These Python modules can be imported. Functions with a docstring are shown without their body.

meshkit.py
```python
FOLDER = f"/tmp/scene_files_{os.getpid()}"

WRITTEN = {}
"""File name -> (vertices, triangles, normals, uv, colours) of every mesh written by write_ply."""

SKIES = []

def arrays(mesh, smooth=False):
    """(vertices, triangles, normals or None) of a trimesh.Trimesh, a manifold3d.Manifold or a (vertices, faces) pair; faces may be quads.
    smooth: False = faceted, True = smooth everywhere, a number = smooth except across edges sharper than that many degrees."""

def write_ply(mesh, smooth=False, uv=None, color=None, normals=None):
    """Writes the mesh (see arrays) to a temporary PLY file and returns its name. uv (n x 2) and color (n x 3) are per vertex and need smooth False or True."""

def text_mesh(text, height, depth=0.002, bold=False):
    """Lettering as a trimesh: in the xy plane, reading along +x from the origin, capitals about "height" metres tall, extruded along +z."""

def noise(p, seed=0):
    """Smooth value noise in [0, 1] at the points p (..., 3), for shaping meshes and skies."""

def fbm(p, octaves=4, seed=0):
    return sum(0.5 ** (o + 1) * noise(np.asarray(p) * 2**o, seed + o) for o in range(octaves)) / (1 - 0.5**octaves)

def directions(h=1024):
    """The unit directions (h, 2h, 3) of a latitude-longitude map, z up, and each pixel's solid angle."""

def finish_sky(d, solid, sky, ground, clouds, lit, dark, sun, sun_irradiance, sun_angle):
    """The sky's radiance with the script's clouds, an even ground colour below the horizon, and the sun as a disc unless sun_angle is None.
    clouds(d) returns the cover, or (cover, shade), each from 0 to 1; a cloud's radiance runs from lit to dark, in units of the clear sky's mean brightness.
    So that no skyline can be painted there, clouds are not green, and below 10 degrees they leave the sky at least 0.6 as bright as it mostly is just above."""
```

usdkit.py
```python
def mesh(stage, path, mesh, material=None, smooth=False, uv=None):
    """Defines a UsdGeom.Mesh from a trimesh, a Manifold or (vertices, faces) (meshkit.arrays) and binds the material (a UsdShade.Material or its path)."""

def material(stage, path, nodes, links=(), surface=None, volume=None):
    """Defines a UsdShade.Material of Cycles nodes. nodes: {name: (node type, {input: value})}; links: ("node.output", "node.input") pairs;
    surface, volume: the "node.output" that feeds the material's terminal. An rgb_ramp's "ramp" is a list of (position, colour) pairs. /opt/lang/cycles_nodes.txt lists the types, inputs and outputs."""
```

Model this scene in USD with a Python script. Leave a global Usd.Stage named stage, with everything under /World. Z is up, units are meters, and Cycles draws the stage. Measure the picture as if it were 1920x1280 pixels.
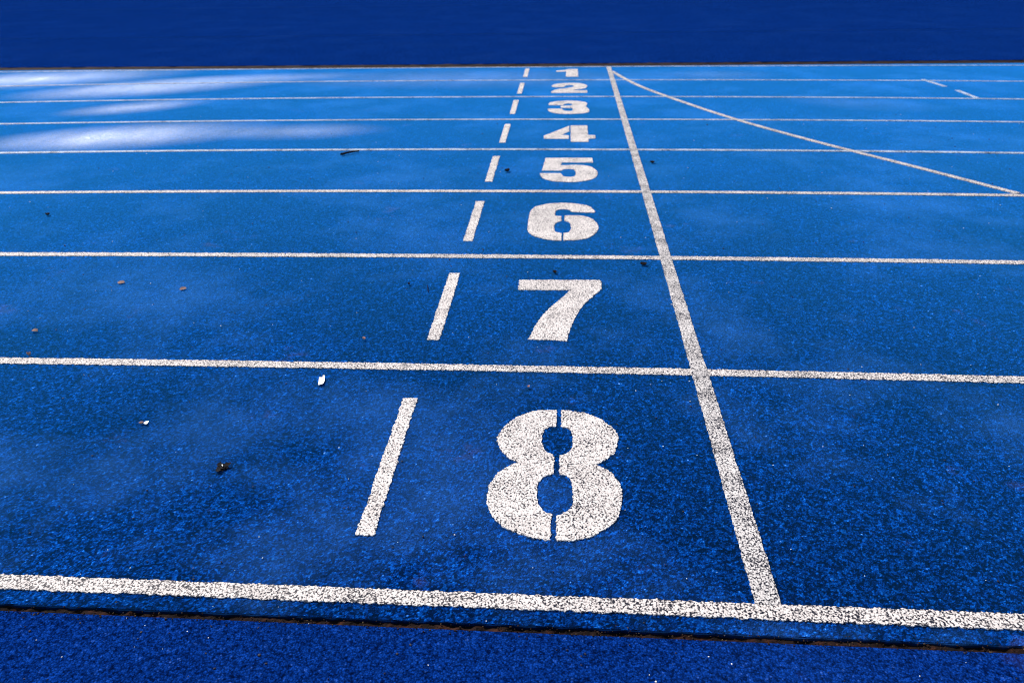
import math, random
import numpy as np, trimesh, usdkit, meshkit
import manifold3d as m3
from pxr import Gf, Sdf, Usd, UsdGeom, UsdLux, UsdShade

stage = Usd.Stage.CreateInMemory()
UsdGeom.SetStageUpAxis(stage, UsdGeom.Tokens.z)
UsdGeom.SetStageMetersPerUnit(stage, 1.0)
UsdGeom.Xform.Define(stage, '/World')
stage.SetDefaultPrim(stage.GetPrimAtPath('/World'))
UsdGeom.Scope.Define(stage, '/World/Looks')
RNG = np.random.default_rng(8)

# ---------------------------------------------------------------- camera, sky, sun, exposure
# x runs along the track, y across it towards the inner lanes, z up; the finish line is x = 0, the outer lane line y = 0
CAM_POS, YAW, PITCH, ROLL = np.array([-0.52701, -1.46148, 1.49106]), -0.076384, 0.470749, -0.017972
fwd = np.array([math.sin(YAW) * math.cos(PITCH), math.cos(YAW) * math.cos(PITCH), -math.sin(PITCH)])
r0 = np.array([math.cos(YAW), -math.sin(YAW), 0.0])
u0 = np.cross(r0, fwd)
rt = math.cos(ROLL) * r0 + math.sin(ROLL) * u0
up = -math.sin(ROLL) * r0 + math.cos(ROLL) * u0
cam = UsdGeom.Camera.Define(stage, '/World/camera')
cam.CreateHorizontalApertureAttr(36.0)
cam.CreateVerticalApertureAttr(36.0 * 682 / 1024)
cam.CreateFocalLengthAttr(36.0 * 1456.68 / 1920)
cam.CreateClippingRangeAttr(Gf.Vec2f(0.05, 3000))
cam.CreateFStopAttr(4.0)
cam.CreateFocusDistanceAttr(2.3)
cam.CreateExposureAttr(1.0)
cam.AddTransformOp().Set(Gf.Matrix4d(*rt, 0, *up, 0, *(-fwd), 0, *CAM_POS, 1))

SUN_AZ, SUN_EL = -0.80, math.radians(46)           # azimuth from +y, negative towards -x: beyond the upper left corner
sun_dir = np.array([math.sin(SUN_AZ) * math.cos(SUN_EL), math.cos(SUN_AZ) * math.cos(SUN_EL), math.sin(SUN_EL)])
usdkit.material(stage, '/World/Looks/sky_light', {
    'sky': ('sky_texture', {'sky_type': 'single_scattering', 'sun_disc': False, 'sun_elevation': SUN_EL, 'sun_rotation': math.atan2(sun_dir[0], sun_dir[1]),
                            'aerosol_density': 1.5}),
    'bg': ('background_shader', {'strength': 0.08})}, [('sky.color', 'bg.color')], surface='bg.background')
sky = UsdLux.DomeLight.Define(stage, '/World/sky')
UsdShade.MaterialBindingAPI.Apply(sky.GetPrim()).Bind(UsdShade.Material.Get(stage, '/World/Looks/sky_light'))
sky.GetPrim().SetCustomDataByKey('kind', 'structure')
sun = UsdLux.DistantLight.Define(stage, '/World/sun')
sun.CreateNormalizeAttr(True)
sun.CreateIntensityAttr(0.85)
sun.CreateAngleAttr(0.6)
sun.CreateColorAttr(Gf.Vec3f(1.0, 0.93, 0.86))
zax = sun_dir
xax = np.cross([0, 0, 1.0], zax); xax /= np.linalg.norm(xax)
yax = np.cross(zax, xax)
sun.AddTransformOp().Set(Gf.Matrix4d(*xax, 0, *yax, 0, *zax, 0, 0, 0, 50, 1))

# ---------------------------------------------------------------- helpers
names = set()
def numbered(path):
    p, n = path, 0
    while p in names:
        n += 1
        p = f'{path}_{n:03d}'
    names.add(p)
    return p

def tag(prim, label=None, cat=None, group=None, kind=None):
    for k, v in (('label', label), ('category', cat), ('group', group), ('kind', kind)):
        if v: prim.SetCustomDataByKey(k, v)
    return prim

def obj(name, mesh, mat, parent='/World', smooth=False, **kw):
    path = numbered(f'{parent}/{name}')
    return tag(usdkit.mesh(stage, path, mesh, '/World/Looks/' + mat, smooth=smooth).GetPrim(), **kw)

def thing(name, label, cat, group=None, loc=(0, 0, 0)):
    path = numbered('/World/' + name)
    x = UsdGeom.Xform.Define(stage, path)
    x.AddTranslateOp().Set(Gf.Vec3d(*map(float, loc)))
    tag(x.GetPrim(), label, cat, group)
    return path

def vnoise(p, scale, seed):
    p = np.asarray(p, float)
    q = np.c_[p[:, 0], p[:, 1], p[:, 2] if p.shape[1] > 2 else np.zeros(len(p))]
    return meshkit.noise(q * scale, seed) - 0.5

def spline(pts):
    """A closed outline of (x, y) or (x, y, 1 = corner) points -> a dense smooth outline, sharp at the corners."""
    n = len(pts); P = np.array([p[:2] for p in pts], float); C = [len(p) > 2 for p in pts]
    out = []
    for i in range(n):
        a, b = P[i], P[(i + 1) % n]
        if C[i] and C[(i + 1) % n]:
            out.append(a[None]); continue
        m0 = (b - P[i - 1]) / 2 if not C[i] else (b - a) * 0.9
        m1 = (P[(i + 2) % n] - a) / 2 if not C[(i + 1) % n] else (b - a) * 0.9
        t = np.linspace(0, 1, 7)[:-1, None]
        out.append((2*t**3 - 3*t**2 + 1) * a + (t**3 - 2*t**2 + t) * m0 + (-2*t**3 + 3*t**2) * b + (t**3 - t**2) * m1)
    return np.concatenate(out)

def ragged(poly, step, amp, seed):
    """Resamples a closed outline and frays it, as paint rolled over rubber granules does."""
    P = np.asarray(poly, float); Q = np.roll(P, -1, 0)
    out = []
    for a, b in zip(P, Q):
        k = max(1, int(round(np.linalg.norm(b - a) / step)))
        out.append(a + (b - a) * (np.arange(k) / k)[:, None])
    out = np.concatenate(out)
    t = np.roll(out, -1, 0) - np.roll(out, 1, 0)
    t /= np.maximum(np.linalg.norm(t, axis=1, keepdims=True), 1e-9)
    nrm = np.c_[t[:, 1], -t[:, 0]]
    d = amp * (1.6 * vnoise(out, 1 / 0.0055, seed) + 0.9 * vnoise(out, 1 / 0.013, seed + 1) + 0.8 * vnoise(out, 1 / 0.06, seed + 2))
    return out + nrm * d[:, None]

def film(poly, top, bottom):
    """A thin coat of paint: the outline extruded from just below the surface to top."""
    cs = m3.CrossSection([np.asarray(poly)], m3.FillRule.NonZero).simplify(0.0002)
    return m3.Manifold.extrude(cs, top - bottom).translate((0, 0, bottom))

def sheet(x0, x1, y0, y1, z):
    return np.array([[x0, y0, z], [x1, y0, z], [x1, y1, z], [x0, y1, z]], float), np.array([[0, 1, 2], [0, 2, 3]])

# ---------------------------------------------------------------- materials
def M(name, nodes, links, surface='p.BSDF'):
    return usdkit.material(stage, '/World/Looks/' + name, nodes, links, surface=surface)

# damp patches that still lie on the inner lanes (each: centre x, y, turn, half length, half width, weight)
DAMP = [(-4.55, 5.47, 0.28, 1.5, 0.66, 1.0), (-3.0, 5.65, 0.1, 0.95, 0.42, 0.55), (-5.6, 8.3, 0.42, 1.9, 0.8, 0.9),
        (-5.2, 6.9, 0.5, 0.9, 0.45, 0.5), (-7.6, 9.0, 0.3, 2.2, 1.0, 0.5), (-4.6, 8.9, 0.2, 1.7, 0.5, 0.5), (1.3, 8.95, 0.0, 1.0, 0.55, 0.4), (2.4, 7.0, -0.4, 1.0, 0.5, 0.22), (-1.6, 8.8, 0.0, 3.0, 1.0, 0.3)]
def damp(nodes, links):
    nodes['geo'] = ('geometry', {})
    nodes['smap'] = ('mapping', {'mapping_type': 'point', 'rotation': (0, 0, -0.35), 'scale': (2.6, 1.1, 1)})
    nodes['snoise'] = ('noise_texture', {'scale': 1.0, 'detail': 2.5, 'roughness': 0.55})
    nodes['sr'] = ('map_range', {'from_min': 0.30, 'from_max': 0.68, 'to_min': 0.5, 'to_max': 1.0, 'clamp': True})
    links += [('geo.position', 'smap.vector'), ('smap.vector', 'snoise.vector'), ('snoise.fac', 'sr.value')]
    last = None
    for i, (x, y, a, l, w, k) in enumerate(DAMP):
        nodes[f'dm{i}'] = ('mapping', {'mapping_type': 'texture', 'location': (x, y, 0), 'rotation': (0, 0, a), 'scale': (l, w, 1)})
        nodes[f'dg{i}'] = ('gradient_texture', {'gradient_type': 'quadratic_sphere'})
        nodes[f'dk{i}'] = ('math', {'math_type': 'multiply_add', 'value2': 1.3 * k, 'value3': 0.0})
        links += [('geo.position', f'dm{i}.vector'), (f'dm{i}.vector', f'dg{i}.vector'), (f'dg{i}.fac', f'dk{i}.value1')]
        if last: links.append((last, f'dk{i}.value3'))
        last = f'dk{i}.value'
    nodes['dmul'] = ('math', {'math_type': 'multiply', 'use_clamp': True})
    links += [(last, 'dmul.value1'), ('sr.result', 'dmul.value2')]
    return 'dmul.value'

def rubber(name, ramp, spec, rough, wet, bump=1.0, tone=1.0, sheen=0.0, grain=False, cloudy=1.0, clump=1.0):
    """Poured rubber granulate: every granule its own tone, dark crevices between, larger cloudy wear."""
    n, l = {}, []
    if wet:
        d = damp(n, l)
    else:
        n['geo'] = ('geometry', {})
    n['warp'] = ('noise_texture', {'scale': 160.0, 'detail': 1.0})
    n['wadd'] = ('vector_math', {'math_type': 'multiply_add', 'vector2': (0.004, 0.004, 0.0)})
    n['vor'] = ('voronoi_texture', {'scale': 230.0, 'randomness': 1.0})
    n['vor2'] = ('voronoi_texture', {'scale': 115.0, 'randomness': 1.0})
    n['sep'] = ('separate_color', {}); n['sep2'] = ('separate_color', {})
    n['tonem'] = ('math', {'math_type': 'multiply_add', 'value2': 0.62, 'value3': 0.0})
    n['tone2'] = ('math', {'math_type': 'multiply', 'value2': 0.38})
    n['ramp'] = ('rgb_ramp', {'ramp': ramp, 'interpolate': True})
    n['crev'] = ('map_range', {'from_min': 0.25, 'from_max': 0.75, 'to_min': 1.0, 'to_max': 0.35, 'clamp': True})
    n['cloud'] = ('noise_texture', {'scale': 1.3, 'detail': 5.0, 'roughness': 0.6})
    n['cr'] = ('map_range', {'from_min': 0.3, 'from_max': 0.7, 'to_min': 1 - 0.30 * cloudy, 'to_max': 1 + 0.25 * cloudy, 'clamp': True})
    n['clump'] = ('noise_texture', {'scale': 38.0, 'detail': 3.0, 'roughness': 0.6})
    n['clr'] = ('map_range', {'from_min': 0.3, 'from_max': 0.7, 'to_min': (1 - 0.5 * clump) * tone, 'to_max': (1 + 0.35 * clump) * tone, 'clamp': True})
    n['m1'] = ('math', {'math_type': 'multiply'}); n['m2'] = ('math', {'math_type': 'multiply'})
    n['col'] = ('vector_math', {'math_type': 'scale'})
    n['dust'] = ('noise_texture', {'scale': 0.9, 'detail': 4.0, 'roughness': 0.65})
    n['dr'] = ('map_range', {'from_min': 0.48, 'from_max': 0.78, 'to_min': 0.0, 'to_max': 0.42 * cloudy ** 2, 'clamp': True})
    n['dmix'] = ('mix_color', {'b': (0.03, 0.125, 0.42)})
    n['rust'] = ('noise_texture', {'scale': 2.6, 'detail': 6.0, 'roughness': 0.7})
    n['rustr'] = ('map_range', {'from_min': 0.62, 'from_max': 0.80, 'to_min': 0.0, 'to_max': 0.45 * cloudy, 'clamp': True})
    n['stain'] = ('mix_color', {'b': (0.07, 0.045, 0.09)})
    n['bump'] = ('bump', {'distance': 0.0022, 'strength': bump, 'invert': True})
    n['p'] = ('principled_bsdf', {'specular_ior_level': spec, 'roughness': rough})
    l += [('geo.position', 'warp.vector'), ('warp.color', 'wadd.vector1'), ('geo.position', 'wadd.vector3'), ('wadd.vector', 'vor.vector'), ('wadd.vector', 'vor2.vector'),
          ('vor.color', 'sep.color'), ('vor2.color', 'sep2.color'), ('sep2.r', 'tone2.value1'), ('sep.r', 'tonem.value1'), ('tone2.value', 'tonem.value3'), ('tonem.value', 'ramp.fac'),
          ('vor.distance', 'crev.value'), ('geo.position', 'cloud.vector'), ('cloud.fac', 'cr.value'), ('geo.position', 'clump.vector'), ('clump.fac', 'clr.value'),
          ('crev.result', 'm1.value1'), ('cr.result', 'm1.value2'), ('m1.value', 'm2.value1'), ('clr.result', 'm2.value2'), ('ramp.color', 'col.vector1'), ('m2.value', 'col.scale'),
          ('geo.position', 'dust.vector'), ('dust.fac', 'dr.value'), ('dr.result', 'dmix.fac'), ('col.vector', 'dmix.a'), ('dmix.result', 'stain.a'), ('geo.position', 'rust.vector'), ('rust.fac', 'rustr.value'), ('rustr.result', 'stain.fac'), ('stain.result', 'p.base_color'),
          ('vor.distance', 'bump.height'), ('bump.normal', 'p.normal')]
    if grain:   # the granules are geometry: their own random tone comes with them, and the bump is only their fine skin
        n['tn'] = ('attribute', {'attribute': 'tone'})
        l = [x for x in l if x[1] not in ('ramp.fac', 'm1.value1')]
        n['tw'] = ('math', {'math_type': 'multiply_add', 'value2': 0.30, 'value3': 0.0})
        n['tsum'] = ('math', {'math_type': 'multiply_add', 'value2': 0.70, 'value3': 0.0})
        l += [('sep2.r', 'tw.value1'), ('tn.fac', 'tsum.value1'), ('tw.value', 'tsum.value3'), ('tsum.value', 'ramp.fac')]
        n['m1'] = ('math', {'math_type': 'multiply', 'value1': 1.0})
    if wet:
        n['rm'] = ('map_range', {'from_min': 0.0, 'from_max': 1.0, 'to_min': rough, 'to_max': 0.31, 'clamp': True})
        n['bs'] = ('map_range', {'from_min': 0.0, 'from_max': 0.8, 'to_min': bump, 'to_max': 0.12 * bump, 'clamp': True})
        n['sp'] = ('map_range', {'from_min': 0.0, 'from_max': 1.0, 'to_min': spec, 'to_max': 0.6, 'clamp': True})
        l += [(d, 'rm.value'), ('rm.result', 'p.roughness'), (d, 'bs.value'), ('bs.result', 'bump.strength'), (d, 'sp.value'), ('sp.result', 'p.specular_ior_level')]
    if sheen:   # the dusty bloom of old rubber, on the mean plane of the surface
        n['upn'] = ('vector_math', {'math_type': 'add', 'vector1': (0, 0, 1), 'vector2': (0, 0, 0)})
        n['sh'] = ('sheen_bsdf', {'distribution': 'microfiber', 'roughness': 0.36, 'color': tuple(sheen * c for c in (0.035, 0.455, 1.0))})
        n['out'] = ('add_closure', {})
        l += [('upn.vector', 'sh.normal'), ('p.BSDF', 'out.closure1'), ('sh.BSDF', 'out.closure2')]
    M(name, n, l, 'out.closure' if sheen else 'p.BSDF')

BLUE = [(0.0, (0.0003, 0.0015, 0.012)), (0.27, (0.0005, 0.004, 0.035)), (0.45, (0.0008, 0.025, 0.17)), (0.7, (0.0015, 0.066, 0.335)), (0.88, (0.010, 0.12, 0.46)), (1.0, (0.22, 0.42, 0.8))]
NAVY = [(0.0, (0.0006, 0.004, 0.03)), (0.25, (0.001, 0.012, 0.09)), (0.6, (0.0018, 0.028, 0.2)), (0.9, (0.004, 0.045, 0.28)), (1.0, (0.03, 0.09, 0.36))]
rubber('track_rubber', BLUE, 0.0, 0.55, True, sheen=1.3, grain=True)
rubber('run_off_rubber', NAVY, 0.0, 0.9, False, bump=0.3, cloudy=0.3, clump=0.5)

def paint(name, white, wear, pits=0.68, spec=0.12, tint=(0.75, 0.73, 0.72)):
    """White line paint over granules: pits the roller missed stay dark, scuffed areas are thinner."""
    n, l = {}, []
    d = damp(n, l)
    n['warp'] = ('noise_texture', {'scale': 160.0, 'detail': 1.0})
    n['wadd'] = ('vector_math', {'math_type': 'multiply_add', 'vector2': (0.006, 0.006, 0.0)})
    n['vor'] = ('voronoi_texture', {'scale': 185.0, 'randomness': 1.0})
    n['fine'] = ('noise_texture', {'scale': 170.0, 'detail': 3.0, 'roughness': 0.7})
    n['scuff'] = ('noise_texture', {'scale': 9.0, 'detail': 5.0, 'roughness': 0.6})
    n['sr2'] = ('map_range', {'from_min': 0.42, 'from_max': 0.75, 'to_min': 0.0, 'to_max': wear, 'clamp': True})
    n['hsum'] = ('math', {'math_type': 'multiply_add', 'value2': 0.55, 'value3': 0.0})
    n['fm'] = ('math', {'math_type': 'multiply_add', 'value2': 0.9, 'value3': 0.0})
    n['pit'] = ('map_range', {'from_min': pits, 'from_max': pits + 0.16, 'to_min': 0.0, 'to_max': 1.0, 'clamp': True})
    n['shade'] = ('noise_texture', {'scale': 4.0, 'detail': 4.0, 'roughness': 0.6})
    n['whites'] = ('rgb_ramp', {'ramp': [(0.3, tuple(0.82 * c for c in white)), (0.55, white), (0.75, tuple(min(0.86, c * 1.08) for c in white))]})
    n['sepv'] = ('separate_color', {})
    n['gr'] = ('map_range', {'from_min': 0.0, 'from_max': 1.0, 'to_min': 0.78, 'to_max': 1.08, 'clamp': True})
    n['gcol'] = ('vector_math', {'math_type': 'scale'})
    n['mix'] = ('mix_color', {'b': (0.012, 0.013, 0.022)})
    n['bump'] = ('bump', {'distance': 0.002, 'strength': 0.8, 'invert': True})
    n['p'] = ('principled_bsdf', {'specular_ior_level': spec, 'roughness': 0.5})
    n['rm'] = ('map_range', {'from_min': 0.0, 'from_max': 1.0, 'to_min': 0.5, 'to_max': 0.26, 'clamp': True})
    l += [('geo.position', 'warp.vector'), ('warp.color', 'wadd.vector1'), ('geo.position', 'wadd.vector3'), ('wadd.vector', 'vor.vector'),
          ('geo.position', 'fine.vector'), ('geo.position', 'scuff.vector'), ('scuff.fac', 'sr2.value'), ('vor.distance', 'hsum.value1'), ('sr2.result', 'hsum.value3'),
          ('fine.fac', 'fm.value1'), ('hsum.value', 'fm.value3'), ('fm.value', 'pit.value'), ('geo.position', 'shade.vector'), ('shade.fac', 'whites.fac'),
          ('vor.color', 'sepv.color'), ('sepv.g', 'gr.value'), ('whites.color', 'gcol.vector1'), ('gr.result', 'gcol.scale'),
          ('gcol.vector', 'mix.a'), ('pit.result', 'mix.fac'), ('mix.result', 'p.base_color'), ('fm.value', 'bump.height'), ('bump.normal', 'p.normal'),
          (d, 'rm.value'), ('rm.result', 'p.roughness')]
    M(name, n, l)

paint('line_paint', (0.67, 0.615, 0.58), 0.09, 0.70)
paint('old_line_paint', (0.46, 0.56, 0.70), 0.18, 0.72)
paint('stencil_paint', (0.68, 0.625, 0.59), 0.10, 0.735)
paint('scuffed_paint', (0.62, 0.585, 0.565), 0.15, 0.70)
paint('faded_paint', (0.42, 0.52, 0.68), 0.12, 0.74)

def plain(name, cols, scale, rough=0.7, spec=0.3, bump=0.4, dist=0.002, sheen=None):
    n = {'geo': ('geometry', {}), 'n': ('noise_texture', {'scale': scale, 'detail': 5.0, 'roughness': 0.65}), 'r': ('rgb_ramp', {'ramp': cols}),
         'b': ('bump', {'distance': dist, 'strength': bump}), 'p': ('principled_bsdf', {'roughness': rough, 'specular_ior_level': spec})}
    M(name, n, [('geo.position', 'n.vector'), ('n.fac', 'r.fac'), ('r.color', 'p.base_color'), ('n.fac', 'b.height'), ('b.normal', 'p.normal')])

plain('soil', [(0.3, (0.002, 0.002, 0.002)), (0.5, (0.010, 0.005, 0.004)), (0.66, (0.032, 0.011, 0.006)), (0.8, (0.06, 0.03, 0.015))], 40, 0.95, 0.1, 0.9, 0.006)
plain('crumb', [(0.3, (0.008, 0.005, 0.004)), (0.55, (0.03, 0.016, 0.01)), (0.75, (0.16, 0.12, 0.06))], 90, 0.9, 0.1)
plain('grass_ground', [(0.3, (0.02, 0.035, 0.01)), (0.7, (0.05, 0.07, 0.02))], 3, 0.95, 0.1)
plain('kerb_stone', [(0.3, (0.16, 0.15, 0.14)), (0.7, (0.34, 0.31, 0.28))], 30, 0.9, 0.15)
plain('paper', [(0.3, (0.70, 0.69, 0.67)), (0.7, (0.8, 0.79, 0.78))], 60, 0.6, 0.3, 0.1)
plain('dead_leaf_dark', [(0.3, (0.002, 0.0015, 0.003)), (0.6, (0.005, 0.004, 0.006)), (0.8, (0.05, 0.042, 0.05))], 190, 0.8, 0.1, 0.6)
plain('leaf_black', [(0.3, (0.002, 0.0015, 0.003)), (0.8, (0.008, 0.005, 0.006))], 120, 0.8, 0.05)
plain('bark', [(0.3, (0.13, 0.075, 0.06)), (0.7, (0.30, 0.19, 0.16))], 200, 0.85, 0.2)
plain('twig_bark', [(0.3, (0.003, 0.003, 0.006)), (0.8, (0.012, 0.009, 0.012))], 150, 0.8, 0.08)
plain('husk', [(0.3, (0.6, 0.64, 0.62)), (0.7, (0.82, 0.84, 0.82))], 150, 0.5, 0.3)
plain('tan_bit', [(0.3, (0.28, 0.13, 0.1)), (0.7, (0.5, 0.3, 0.25))], 200, 0.85, 0.2)
plain('grit_pale', [(0.3, (0.4, 0.42, 0.45)), (0.7, (0.8, 0.8, 0.8))], 200, 0.6, 0.3)
plain('grit_dark', [(0.3, (0.004, 0.004, 0.01)), (0.7, (0.015, 0.012, 0.02))], 200, 0.7, 0.3)

paint('ghost_paint', (0.07, 0.2, 0.5), 0.5)

# ---------------------------------------------------------------- the setting
g = 600.0
obj('ground', sheet(-g, g, -g, g, -0.06), 'grass_ground', kind='structure')
obj('run_off', sheet(-70, 70, -9, -0.095, -0.004), 'run_off_rubber', kind='structure')
for k in range(12):   # the run-off was laid in strips about four metres wide, with fine joints between
    obj('run_off', sheet(-70, 70, 10.14 + 4.2 * k + (0.012 if k else 0), 10.14 + 4.2 * (k + 1), -0.004 + 0.0015 * (k % 2)), 'run_off_rubber', kind='structure')

def strip_soil(x0, x1, y0, y1, dx, dy, amp, seed):
    xs = np.arange(x0, x1 + dx / 2, dx); ys = np.linspace(y0, y1, max(3, int(round((y1 - y0) / dy)) + 1))
    X, Y = np.meshgrid(xs, ys, indexing='ij')
    p = np.c_[X.ravel(), Y.ravel(), np.zeros(X.size)]
    p[:, 2] = -0.010 + amp * (meshkit.fbm(p * 45, 4, seed) - 0.5)
    n, m = X.shape
    i = (np.arange(n - 1)[:, None] * m + np.arange(m - 1)).ravel()
    return p, np.concatenate([np.c_[i, i + m, i + m + 1], np.c_[i, i + m + 1, i + 1]])
obj('soil_strip', strip_soil(-3.5, 3.5, -0.103, -0.05, 0.006, 0.006, 0.02, 3), 'soil', kind='structure')
obj('soil_strip', strip_soil(-45, 30, 9.79, 10.16, 0.08, 0.05, 0.03, 4), 'soil', kind='structure')

# the track is a slab of poured rubber 12 mm thick with a slightly uneven cut edge
xs = np.concatenate([np.linspace(-70, -3.2, 60), np.arange(-3.2, 3.2, 0.01), np.linspace(3.2, 70, 60)])
near = np.c_[xs, -0.0765 + 0.006 * (meshkit.noise(np.c_[xs * 40, xs * 0, xs * 0], 5) - 0.5)]
cs = m3.CrossSection([np.concatenate([near, [[70, 9.815], [-70, 9.815]]])])
track = thing('running_track', None, None)
tag(stage.GetPrimAtPath(track), kind='structure')
obj('base_layer', m3.Manifold.extrude(cs, 0.011).translate((0, 0, -0.014)), 'track_rubber', parent=track)
# its rubber granules, 4 to 5 mm across: a half-metre field of them that repeats without a seam
from scipy.spatial import cKDTree
T, N = 0.5, 208
rng = np.random.default_rng(21)
seeds = rng.random((10500, 2)) * T
tree = cKDTree(seeds, boxsize=T)
gx = np.arange(N + 1) * T / N
GX, GY = np.meshgrid(gx, gx, indexing='ij')
q = np.c_[GX.ravel() % T, GY.ravel() % T] % T
qa = np.c_[q[:, 0], q[:, 1] * 1.0]
dist, idx = tree.query(np.clip(qa, 0, T * (1 - 1e-9)), k=2)
cell_h, cell_t = rng.random(len(seeds)), rng.random(len(seeds))
edge = np.clip((dist[:, 1] - dist[:, 0]) / 0.0030, 0, 1)
z = -0.0032 + 0.0030 * np.sqrt(edge) * (0.25 + 0.75 * cell_h[idx[:, 0]] ** 0.7)
i_ = (np.arange(N)[:, None] * (N + 1) + np.arange(N)).ravel()
fs = np.concatenate([np.c_[i_, i_ + N + 1, i_ + N + 2], np.c_[i_, i_ + N + 2, i_ + 1]])
tone = np.clip(0.06 + 0.94 * cell_t[idx[:, 0]], 0, 1) * (0.25 + 0.75 * edge)
inst = UsdGeom.PointInstancer.Define(stage, numbered(track + '/granules'))
tag(inst.GetPrim(), 'blue rubber granules of the track surface', kind='stuff')
gm = usdkit.mesh(stage, track + '/granules/granule_field', (np.c_[GX.ravel(), GY.ravel(), z], fs), '/World/Looks/track_rubber', smooth=True)
UsdGeom.PrimvarsAPI(gm).CreatePrimvar('tone', Sdf.ValueTypeNames.FloatArray, 'vertex').Set(tone.astype(np.float32))
at = [(-12 + T * a, -0.0735 + T * b, 0.0) for a in range(46) for b in range(19)] + [(-12 + T * a, 9.815 - T, -0.0002) for a in range(46)]
inst.CreatePrototypesRel().SetTargets([track + '/granules/granule_field'])
inst.CreateProtoIndicesAttr([0] * len(at))
inst.CreatePositionsAttr([Gf.Vec3f(*a) for a in at])

# ---------------------------------------------------------------- painted lines
LANES = [  # the middle of each line, as surveyed along it
    [(-2.02, 0.0), (-1.3, 0.001), (-0.27, 0.0), (0.55, 0.0)],
    [(-2.85, 1.208), (-1.42, 1.225), (-0.07, 1.220), (1.2, 1.212)],
    [(-3.69, 2.424), (-1.76, 2.466), (0.09, 2.457), (1.82, 2.449)],
    [(-4.51, 3.621), (-2.09, 3.716), (0.24, 3.690), (2.42, 3.662)],
    [(-5.32, 4.801), (-2.41, 4.925), (0.40, 4.905), (2.99, 4.808)],
    [(-6.14, 6.004), (-2.75, 6.165), (0.55, 6.125), (3.57, 5.985)],
    [(-6.96, 7.192), (-3.09, 7.430), (0.70, 7.345), (4.15, 7.145)],
    [(-7.8, 8.36), (-3.41, 8.625), (0.85, 8.52), (4.72, 8.294)],
    [(-8.4, 9.66), (-3.8, 9.76), (0.9, 9.74), (5.2, 9.60)]]
LANE_LABELS = [
    'outermost white line, broadest and most speckled, along the near edge of the blue track',
    'white lane line directly above the numeral 8 and below the 7',
    'white lane line with a black leaf scrap under it, above the numeral 7',
    'white lane line above the numeral 6, meeting the curved line at the right edge',
    'white lane line above the numeral 5, just behind the dark twig',
    'thin white lane line above the flattened numeral 4, behind the nearer damp glare',
    'thin white lane line above the numeral 3, ending one faded dash at the right',
    'pale thin lane line just below the numeral 1, lost in glare at left',
    'innermost pale line, along the far edge of the blue track']
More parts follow.
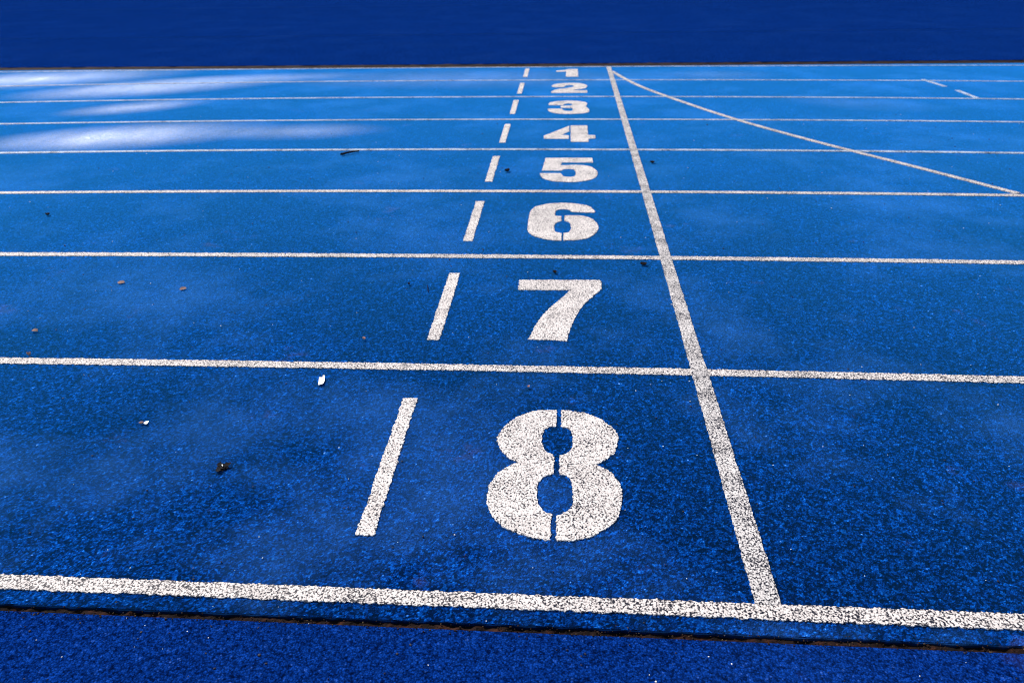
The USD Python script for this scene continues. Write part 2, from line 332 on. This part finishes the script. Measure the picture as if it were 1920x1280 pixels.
for i, pts in enumerate(LANES):
    P = np.array(pts)
    c = np.polyfit(P[:, 0], P[:, 1], 2)
    x0, x1 = P[0, 0] - 0.25, P[-1, 0] + 0.25
    f = lambda x: np.where(x < x0, np.polyval(c, x0) + np.polyval(np.polyder(c), x0) * 0.3 * (1 - np.exp(-(x0 - x) / 0.3 / 8)) * 8,
                           np.where(x > x1, np.polyval(c, x1), np.polyval(c, x)))
    st = 0.0045 if i < 2 else 0.010 if i < 4 else 0.02
    x = np.concatenate([np.linspace(-45, x0 - 1, 120)[:-1], np.arange(x0 - 1, x1 + 1, st), np.linspace(x1 + 1, 30, 60)])
    y = f(x); w = 0.0255 if i == 0 else 0.025 if i < 5 else 0.022
    amp = 0.0042 if i < 3 else 0.003
    def fray(side):
        q = np.c_[x, y + side * w]
        inner = (x > x0 - 1) & (x < x1 + 1)
        d = amp * (1.6 * vnoise(q, 1 / 0.006, 11 + i) + 0.8 * vnoise(q, 1 / 0.02, 30 + i)) + 0.002 * vnoise(q, 1 / 0.3, 50 + i)
        return np.c_[x, q[:, 1] + d * inner * side]
    poly = np.concatenate([fray(-1), fray(1)[::-1]])
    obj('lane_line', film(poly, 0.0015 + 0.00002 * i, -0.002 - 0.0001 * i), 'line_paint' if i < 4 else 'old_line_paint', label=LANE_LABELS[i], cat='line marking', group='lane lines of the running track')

def band(points, width, step, amp, seed, taper=None):
    """A painted band along a polyline."""
    P = np.array(points, float)
    s = np.r_[0, np.cumsum(np.linalg.norm(np.diff(P, axis=0), axis=1))]
    from scipy.interpolate import PchipInterpolator
    u = np.linspace(0, s[-1], max(2, int(s[-1] / 0.05)))
    Q = np.c_[PchipInterpolator(s, P[:, 0])(u), PchipInterpolator(s, P[:, 1])(u)]
    t = np.gradient(Q, axis=0); t /= np.linalg.norm(t, axis=1, keepdims=True)
    n = np.c_[-t[:, 1], t[:, 0]]
    w = np.interp(u, s, width)[:, None] / 2 if np.ndim(width) else width / 2
    return ragged(np.concatenate([Q + n * w, (Q - n * w)[::-1]]), step, amp, seed)

fl = band([(-0.004, 0.024), (0.0, 2.5), (0.003, 6.0), (0.004, 9.72)], [0.066, 0.058, 0.058, 0.058], 0.006, 0.003, 70)
obj('finish_line', film(fl, 0.0023, -0.0031), 'scuffed_paint', label='broad scuffed finish line crossing all lanes just right of the numerals', cat='line marking')
dg = band([(0.035, 9.30), (0.12, 8.85), (0.299, 8.10), (0.664, 7.06), (1.056, 6.11), (1.518, 5.217), (2.044, 4.324), (2.40, 3.70), (2.9, 2.92)][:8], 0.048, 0.012, 0.003, 75)
obj('curved_line', film(dg, 0.0029, -0.0033), 'line_paint', label='long white line curving away to the right from the far end of the finish line', cat='line marking')
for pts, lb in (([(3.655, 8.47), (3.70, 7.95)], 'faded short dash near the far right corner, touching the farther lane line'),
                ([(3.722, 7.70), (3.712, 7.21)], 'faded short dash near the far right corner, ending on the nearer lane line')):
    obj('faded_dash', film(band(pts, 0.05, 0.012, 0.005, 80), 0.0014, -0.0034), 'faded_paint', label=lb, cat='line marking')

DASHES = [(0.229, 0.980), (1.463, 2.219), (2.704, 3.471), (3.950, 4.697), (5.172, 5.939), (6.430, 7.206), (7.613, 8.374), (8.845, 9.60)]
DASH_LABELS = ['longest white dash, heavily pitted, left of the largest numeral, the 8', 'white dash left of the numeral 7, with a thin dark stalk beside it', 'white dash left of the two-piece numeral 6',
    'white dash left of the numeral 5, with a dark leaf scrap at its right', 'white dash left of the split-armed numeral 4', 'short white dash left of the small numeral 3',
    'short white dash left of the flattened numeral 2', 'farthest and shortest white dash, left of the numeral 1']
for i, (a, b) in enumerate(DASHES):
    p = ragged(np.array([(-1.088 - .026, a), (-1.088 + .026, a), (-1.096 + .027, b), (-1.096 - .027, b)]), 0.004 if i < 3 else 0.01, 0.0042 if i < 4 else 0.003, 90 + i)
    obj('lane_dash', film(p, 0.0018, -0.0030), 'stencil_paint', label=DASH_LABELS[i], cat='line marking', group='dashes across the lanes left of the numerals')

# ---------------------------------------------------------------- numerals, stencilled
DIGITS = {
'2':[[(-0.694,8.039,1),(-0.729,8.092),(-0.732,8.161),(-0.704,8.248),(-0.643,8.317),(-0.543,8.349),(-0.43,8.341),(-0.357,8.27),(-0.319,8.164),(-0.318,8.077),(-0.339,7.976),(-0.392,7.912),(-0.446,7.88),(-0.493,7.824,1),(-0.325,7.811,1),(-0.323,7.651,1),(-0.727,7.648,1),(-0.729,7.735),(-0.696,7.839),(-0.635,7.92),(-0.556,7.984),(-0.492,8.049),(-0.473,8.117),(-0.484,8.187),(-0.529,8.197),(-0.565,8.164),(-0.587,8.087),(-0.611,8.045,1)]],
'3':[[(-0.736,6.905,1),(-0.738,6.981),(-0.719,7.057),(-0.653,7.118),(-0.554,7.151),(-0.47,7.146),(-0.386,7.096),(-0.347,7.049),(-0.338,6.956),(-0.348,6.867),(-0.359,6.815,1),(-0.339,6.749),(-0.325,6.648),(-0.324,6.564),(-0.343,6.495),(-0.386,6.455),(-0.459,6.429),(-0.537,6.42),(-0.615,6.432),(-0.674,6.474),(-0.717,6.543),(-0.737,6.621),(-0.74,6.699,1),(-0.597,6.696,1),(-0.586,6.625),(-0.559,6.582),(-0.524,6.57),(-0.495,6.581),(-0.486,6.637),(-0.489,6.708),(-0.501,6.735,1),(-0.609,6.751,1),(-0.612,6.857,1),(-0.512,6.867,1),(-0.494,6.899),(-0.491,6.952),(-0.503,6.988),(-0.54,6.995),(-0.573,6.962),(-0.586,6.894,1)]],
'4':[[(-0.521,5.851,1),(-0.521,5.61,1),(-0.592,5.472,1),(-0.524,5.452,1),(-0.524,5.314,1),(-0.738,5.321,1),(-0.741,5.435,1)],[(-0.508,5.866,1),(-0.354,5.864,1),(-0.357,5.458,1),(-0.295,5.458,1),(-0.293,5.331,1),(-0.354,5.319,1),(-0.356,5.197,1),(-0.505,5.198,1)]],
'5':[[(-0.702,4.639,1),(-0.338,4.64,1),(-0.336,4.498,1),(-0.576,4.497,1),(-0.581,4.407,1),(-0.532,4.413),(-0.479,4.423),(-0.414,4.413),(-0.362,4.372),(-0.325,4.296),(-0.309,4.202),(-0.318,4.111),(-0.345,4.035),(-0.387,3.989),(-0.444,3.957),(-0.505,3.944),(-0.566,3.949),(-0.628,3.964),(-0.678,4.005),(-0.71,4.06),(-0.728,4.136),(-0.731,4.179,1),(-0.582,4.181,1),(-0.573,4.156),(-0.563,4.109),(-0.548,4.085),(-0.518,4.079),(-0.488,4.083),(-0.475,4.109),(-0.47,4.157),(-0.47,4.226),(-0.479,4.28),(-0.498,4.3),(-0.531,4.303),(-0.557,4.29),(-0.576,4.254,1),(-0.719,4.253,1)]],
'6':[[(-0.558,2.727,1),(-0.592,2.726),(-0.635,2.739),(-0.683,2.77),(-0.723,2.808),(-0.747,2.855),(-0.759,2.907),(-0.76,2.983),(-0.761,3.094),(-0.76,3.193),(-0.754,3.287),(-0.731,3.353),(-0.693,3.394),(-0.648,3.422),(-0.595,3.439),(-0.533,3.442),(-0.465,3.425),(-0.412,3.398),(-0.376,3.355),(-0.352,3.264,1),(-0.365,3.24,1),(-0.441,3.248),(-0.503,3.257,1),(-0.511,3.291),(-0.532,3.306),(-0.566,3.308),(-0.59,3.294),(-0.601,3.259),(-0.604,3.179,1),(-0.582,3.171),(-0.562,3.17,1),(-0.561,3.074,1),(-0.581,3.054),(-0.596,3.026),(-0.603,2.979),(-0.602,2.925),(-0.596,2.881),(-0.582,2.862),(-0.558,2.85,1)],[(-0.541,3.176,1),(-0.505,3.183),(-0.467,3.182),(-0.421,3.17),(-0.381,3.126),(-0.355,3.062),(-0.341,2.977),(-0.347,2.908),(-0.363,2.849),(-0.393,2.791),(-0.434,2.751),(-0.481,2.732),(-0.544,2.727,1),(-0.545,2.849,1),(-0.524,2.86),(-0.51,2.882),(-0.503,2.943),(-0.505,3.012),(-0.515,3.051),(-0.528,3.063),(-0.542,3.073,1)]],
'7':[[(-0.76,2.137,1),(-0.361,2.146,1),(-0.353,2.127,1),(-0.355,2.036,1),(-0.38,1.98),(-0.416,1.911),(-0.451,1.82),(-0.479,1.714),(-0.498,1.632),(-0.511,1.554),(-0.52,1.473,1),(-0.685,1.481,1),(-0.668,1.554),(-0.655,1.627),(-0.631,1.715),(-0.601,1.802),(-0.563,1.885),(-0.53,1.957),(-0.506,2.015,1),(-0.759,2.01,1)]],
'8':[[(-0.551,0.921,1),(-0.598,0.919),(-0.65,0.902),(-0.701,0.86),(-0.735,0.801),(-0.75,0.741),(-0.742,0.69),(-0.719,0.641),(-0.688,0.608),(-0.665,0.599,1),(-0.701,0.576),(-0.734,0.535),(-0.753,0.481),(-0.756,0.418),(-0.747,0.365),(-0.726,0.319),(-0.697,0.285),(-0.662,0.262),(-0.622,0.245),(-0.589,0.237),(-0.559,0.235,1),(-0.558,0.344,1),(-0.576,0.355),(-0.594,0.378),(-0.602,0.409),(-0.605,0.459),(-0.604,0.493),(-0.592,0.52),(-0.575,0.536),(-0.557,0.542,1),(-0.556,0.646,1),(-0.578,0.661),(-0.593,0.683),(-0.6,0.72),(-0.6,0.761),(-0.592,0.793),(-0.576,0.81),(-0.553,0.815,1)],[(-0.534,0.92,1),(-0.491,0.916),(-0.442,0.901),(-0.394,0.864),(-0.36,0.818),(-0.343,0.766),(-0.347,0.711),(-0.363,0.664),(-0.391,0.624),(-0.422,0.598,1),(-0.393,0.578),(-0.366,0.54),(-0.35,0.494),(-0.348,0.432),(-0.353,0.384),(-0.367,0.337),(-0.391,0.3),(-0.421,0.272),(-0.46,0.248),(-0.499,0.235),(-0.543,0.231,1),(-0.543,0.342,1),(-0.522,0.352),(-0.504,0.371),(-0.498,0.393),(-0.496,0.442),(-0.497,0.481),(-0.501,0.51),(-0.511,0.53),(-0.524,0.538),(-0.538,0.541,1),(-0.538,0.646,1),(-0.519,0.654),(-0.504,0.674),(-0.497,0.698),(-0.496,0.752),(-0.501,0.783),(-0.511,0.804),(-0.523,0.812),(-0.535,0.815,1)]],
'1': [[(-0.5695,8.858,1),(-0.4166,8.855,1),(-0.4166,9.53,1),(-0.545,9.53,1),(-0.60,9.44),(-0.70,9.39,1),(-0.70,9.28,1),(-0.5695,9.31,1)]]}
HOW = {'8': 'largest, speckled with dark pits, in the nearest lane', '7': 'second nearest', '6': 'third nearest, of two stencilled pieces',
       '5': 'middle of the row', '4': 'with a split left arm', '3': 'small and far', '2': 'far, flattened by distance', '1': 'farthest, in the innermost lane'}
for d in '87654321':
    lb = f'white stencilled numeral {d}, {HOW[d]}'
    pieces = DIGITS[d]; k = 8 - int(d)
    made = [film(ragged(spline(p), 0.003 if k < 3 else 0.007, 0.0038 if k < 3 else 0.003, 120 + 9 * k + j), 0.0017, -0.0029) for j, p in enumerate(pieces)]
    if len(made) == 1:
        obj('painted_numeral', made[0], 'stencil_paint', label=lb, cat='numeral', group='lane numerals')
    else:
        t = thing('painted_numeral', lb, 'numeral', 'lane numerals')
        for m in made: obj('stencil_piece', m, 'stencil_paint', parent=t)

# ---------------------------------------------------------------- litter and loose bits
def chip(length, width, height, seed, bend=0.25, jag=0.25):
    """A curved flake of bark or leaf: an uneven outline, a thickness, lifted ends."""
    rng = np.random.default_rng(seed)
    n = 22; a = np.linspace(0, 2 * np.pi, n, endpoint=False)
    r = 1 + jag * (rng.random(n) - 0.5)
    ring = np.c_[np.cos(a) * r * length / 2, np.sin(a) * r * width / 2]
    V = []
    for s in (1.0, 0.6, 0.25):
        V.append(np.c_[ring * s, np.full(n, 0.0)])
    top = np.concatenate(V + [np.zeros((1, 3))])
    z = lambda q: bend * height * 3 * (q[:, 0] / (length / 2)) ** 2 + height * 0.5 * (q[:, 1] / (width / 2)) ** 2 + height * 0.25 * (rng.random(len(q)) - 0.5)
    top[:, 2] = z(top)
    bot = top.copy(); bot[:, :2] *= 0.86; bot[:, 2] -= height
    F = []
    def grid(o, flip):
        for k in range(2):
            for i in range(n):
                j = (i + 1) % n
                for f in ((o + k*n + i, o + k*n + j, o + (k+1)*n + j), (o + k*n + i, o + (k+1)*n + j, o + (k+1)*n + i)):
                    F.append(f[::-1] if flip else f)
        for i in range(n):
            f = (o + 2*n + i, o + 2*n + (i + 1) % n, o + 3*n)
            F.append(f[::-1] if flip else f)
    grid(0, False); m = len(top); grid(m, True)
    for i in range(n):
        j = (i + 1) % n
        F += [(i, m + i, m + j), (i, m + j, j)]
    v = np.concatenate([top, bot]); v[:, 2] -= v[:, 2].min()
    return v, np.array(F)

def put(mesh, x, y, rz, z=0.0, tilt=0.0):
    v, f = mesh
    c, s = math.cos(tilt), math.sin(tilt)
    v = np.c_[v[:, 0], c * v[:, 1] - s * v[:, 2], s * v[:, 1] + c * v[:, 2]]
    c, s = math.cos(rz), math.sin(rz)
    v = np.c_[c * v[:, 0] - s * v[:, 1] + x, s * v[:, 0] + c * v[:, 1] + y, v[:, 2] - v[:, 2].min() + z]
    return v, f

# paper scrap: a small white card, slightly curled, with a torn corner sticking out
outline = np.array([(-1.4801, 1.1142), (-1.4665, 1.1147), (-1.4690, 1.1275), (-1.4625, 1.1285), (-1.4518, 1.0925), (-1.4498, 1.0648), (-1.4619, 1.0580), (-1.4684, 1.0575)])
pv = m3.Manifold.extrude(m3.CrossSection([outline[::-1]]), 0.0007).refine_to_length(0.006).to_mesh()
v = np.array(pv.vert_properties)[:, :3].astype(float); u = v[:, 0] + 1.465; w_ = v[:, 1] - 1.09
v[:, 2] += 0.003 + 5.0 * u ** 2 + 0.10 * np.maximum(w_, 0) + 0.08 * np.maximum(u, 0) + 2.0 * np.maximum(-w_, 0) ** 2
obj('paper_scrap', (v, np.array(pv.tri_verts)), 'paper', label='small white paper scrap with a torn corner, lying in the nearest lane', cat='paper scrap')

# dark clump: a crumpled black leaf, folded up at the rim, with a small stalk
rng = np.random.default_rng(31)
s = trimesh.creation.icosphere(subdivisions=3, radius=1.0)
dv = s.vertices.copy()
rr = 0.35 + 1.25 * meshkit.fbm(dv * 2.1, 4, 7) + 0.8 * (meshkit.noise(dv * 5, 9) - 0.5)
dv = dv * rr[:, None] * np.array([0.016, 0.017, 0.005])
dv[:, 2] = np.maximum(dv[:, 2], -0.003)
t = thing('crumpled_leaf', 'crumpled blackish dead leaf in the nearest lane, lower left', 'dead leaf', loc=(-1.627, 0.525, 0.002))
obj('leaf_blade', (dv, s.faces), 'dead_leaf_dark', parent=t, smooth=25)
obj('leaf_lobe', put(chip(0.026, 0.016, 0.0016, 5, 0.5, 0.5), 0.012, 0.010, 0.4, 0.003, 0.3), 'dead_leaf_dark', parent=t)
obj('leaf_lobe', put(chip(0.022, 0.014, 0.0016, 6, 0.5, 0.5), -0.004, -0.019, 2.2, 0.002, -0.2), 'dead_leaf_dark', parent=t)
obj('leaf_lobe', put(chip(0.02, 0.012, 0.0016, 7, 0.5, 0.5), -0.014, 0.010, 1.2, 0.003, 0.2), 'dead_leaf_dark', parent=t)
obj('stalk', put(chip(0.011, 0.0035, 0.002, 9, 0.1, 0.2), 0.003, -0.002, -0.9, 0.008), 'husk', parent=t, label='pale broken stalk')

def tube(path, radii, sides=8):
    P = np.array(path, float); n = len(P); V, F = [], []
    T = np.gradient(P, axis=0); T /= np.linalg.norm(T, axis=1, keepdims=True)
    for p, tt, r in zip(P, T, radii):
        a = np.cross(tt, [0, 0, 1]); a /= np.linalg.norm(a); b = np.cross(a, tt)
        for k in range(sides):
            ang = 2 * np.pi * k / sides
            V.append(p + r * (math.cos(ang) * a + math.sin(ang) * b))
    for i in range(n - 1):
        for k in range(sides):
            k2 = (k + 1) % sides
            F += [(i*sides + k, i*sides + k2, (i+1)*sides + k2), (i*sides + k, (i+1)*sides + k2, (i+1)*sides + k)]
    V += [P[0], P[-1]]
    for k in range(sides):
        F += [(n*sides, (k + 1) % sides, k), (n*sides + 1, (n-1)*sides + k, (n-1)*sides + (k + 1) % sides)]
    return np.array(V), np.array(F)

k = np.linspace(0, 1, 9)
tw = np.c_[-2.358 + 0.116 * k, 4.705 + 0.135 * k + 0.008 * np.sin(5 * k), 0.011 + 0.003 * np.sin(3 * k)]
t = thing('twig', 'dark twig lying just before the lane line, left of the dash beside 5', 'twig')
obj('stem', tube(tw, np.interp(k, [0, .1, .3, .7, 1], [.0085, .010, .009, .007, .0075])), 'twig_bark', parent=t, smooth=40)
obj('knot', put(chip(0.022, 0.016, 0.010, 12, 0.1, 0.2), -2.352, 4.71, 0.9, 0.006), 'twig_bark', parent=t)

def flake(name, label, cat, x, y, l, w, h, rz, seed, mat, tilt=0.0, bend=0.25, group=None):
    obj(name, put(chip(l, w, h, seed, bend), x, y, rz, 0.0015, tilt), mat, label=label, cat=cat, group=group)

flake('bark_chip', 'tan bark chip with a dark underside, left in the lane of 7', 'bark chip', -2.775, 2.037, 0.034, 0.024, 0.0025, 0.12, 41, 'bark', 0.25, bend=-0.22)
flake('bark_chip', 'brown bark chip lying aslant, right of the tan chip in the lane of 7', 'bark chip', -2.419, 1.966, 0.032, 0.021, 0.003, 0.75, 42, 'bark', 0.3, bend=-0.22)
flake('bark_chip', 'pinkish brown chip near the left edge, in the lane of 7', 'bark chip', -2.872, 1.478, 0.027, 0.018, 0.004, 0.0, 43, 'bark', 0.2, bend=-0.22)
flake('leaf_bit', 'brown crumb touching the lane line at the far left', 'leaf bit', -2.755, 1.256, 0.016, 0.014, 0.008, 0.4, 44, 'bark')
flake('leaf_bit', 'reddish crumb above the lane line, left of the dash beside 7', 'leaf bit', -1.384, 1.452, 0.011, 0.016, 0.006, 0.9, 45, 'tan_bit')
flake('leaf_bit', 'tiny pink crumb just below the lane line, above numeral 8', 'leaf bit', -0.662, 1.076, 0.010, 0.010, 0.005, 0.9, 46, 'tan_bit')
flake('leaf_bit', 'black leaf scrap left of the finish line, in the lane of 7', 'leaf bit', -0.127, 2.358, 0.034, 0.034, 0.006, 0.1, 47, 'leaf_black')
flake('leaf_bit', 'small black leaf scrap just above the top of numeral 7', 'leaf bit', -0.585, 2.234, 0.020, 0.028, 0.006, 0.3, 48, 'leaf_black')
flake('leaf_bit', 'dark crumb left of the dash beside 7', 'leaf bit', -1.304, 2.058, 0.012, 0.018, 0.005, 0.3, 49, 'leaf_black')
flake('leaf_bit', 'dark aslant leaf scrap between dash and numeral in the lane of 5', 'leaf bit', -0.975, 4.224, 0.050, 0.034, 0.010, 1.1, 50, 'leaf_black')
flake('leaf_bit', 'dark leaf scrap right of the finish line, in the lane of 5', 'leaf bit', 0.113, 4.482, 0.034, 0.040, 0.008, 0.1, 51, 'leaf_black')
flake('leaf_bit', 'dark leaf scrap near the left edge, in the lane of 6', 'leaf bit', -3.844, 3.124, 0.026, 0.03, 0.008, 0.5, 52, 'leaf_black')
t = thing('seed_husk', 'pale winged seed husk in the nearest lane, left part', 'seed husk', loc=(-2.01, 0.77, 0.002))
obj('wing', put(chip(0.016, 0.011, 0.0012, 55, 0.3), 0.004, 0.004, 0.55, 0.001, 0.2), 'husk', parent=t)
obj('wing', put(chip(0.016, 0.009, 0.0012, 56, 0.3), 0.005, -0.004, -0.35, 0.001), 'husk', parent=t)
obj('seed', put(chip(0.015, 0.012, 0.004, 57, 0.1), -0.012, -0.002, 0.1, 0.0), 'bark', parent=t)
hp = np.c_[np.linspace(-1.212, -1.190, 8), 2.05 - 0.085 * np.linspace(0, 1, 8) + 0.008 * np.sin(np.linspace(0, 6, 8)), np.full(8, 0.004)]
obj('grass_stalk', tube(hp, np.full(8, 0.0016), 5), 'leaf_black', smooth=True, label='hair-thin dark stalk left of the dash beside 7', cat='stalk')

# loose grit on the rubber: nobody could count it
def scatter(n, seed, sizes, flat=0.6):
    rng = np.random.default_rng(seed); V, F = [], []
    base = trimesh.creation.icosphere(subdivisions=1, radius=1.0); bv, bf = base.vertices, base.faces
    for k in range(n):
        y = -0.32 + 6.7 * rng.random() ** 1.6
        half = 1.1 + 0.62 * max(y, 0)
        x = -0.55 - 0.12 * y + (rng.random() * 2 - 1) * 1.25 * half
        r = rng.uniform(*sizes) * (1 + 0.12 * max(y, 0))
        v = bv * r * (0.6 + 0.8 * rng.random(3)) * [1, 1, flat]
        c, s_ = math.cos(k), math.sin(k)
        v = np.c_[c * v[:, 0] - s_ * v[:, 1] + x, s_ * v[:, 0] + c * v[:, 1] + y, v[:, 2] + r * flat * 0.7 + (0.0 if y > -0.075 else -0.004)]
        F.append(bf + 42 * k); V.append(v)
    return np.concatenate(V), np.concatenate(F)
obj('pale_grit', scatter(260, 61, (0.0008, 0.0021)), 'grit_pale', kind='stuff', label='tiny pale specks of grit strewn over the blue track', cat='grit')
obj('dark_grit', scatter(420, 62, (0.0010, 0.0030)), 'grit_dark', kind='stuff', label='tiny dark crumbs strewn over the blue track', cat='grit')
rng = np.random.default_rng(63); V, F = [], []
base = trimesh.creation.icosphere(subdivisions=1)
for k in range(700):
    x = rng.uniform(-2.4, 1.2); y = -0.087 + 0.004 * x + rng.normal() * 0.009; r = rng.uniform(0.0005, 0.0022)
    V.append(base.vertices * r * (0.5 + rng.random(3)) + [x, y, -0.004 + r * 0.5]); F.append(base.faces + 42 * k)
obj('soil_crumbs', (np.concatenate(V), np.concatenate(F)), 'crumb', kind='stuff', label='brown soil crumbs along the near edge of the track', cat='soil')
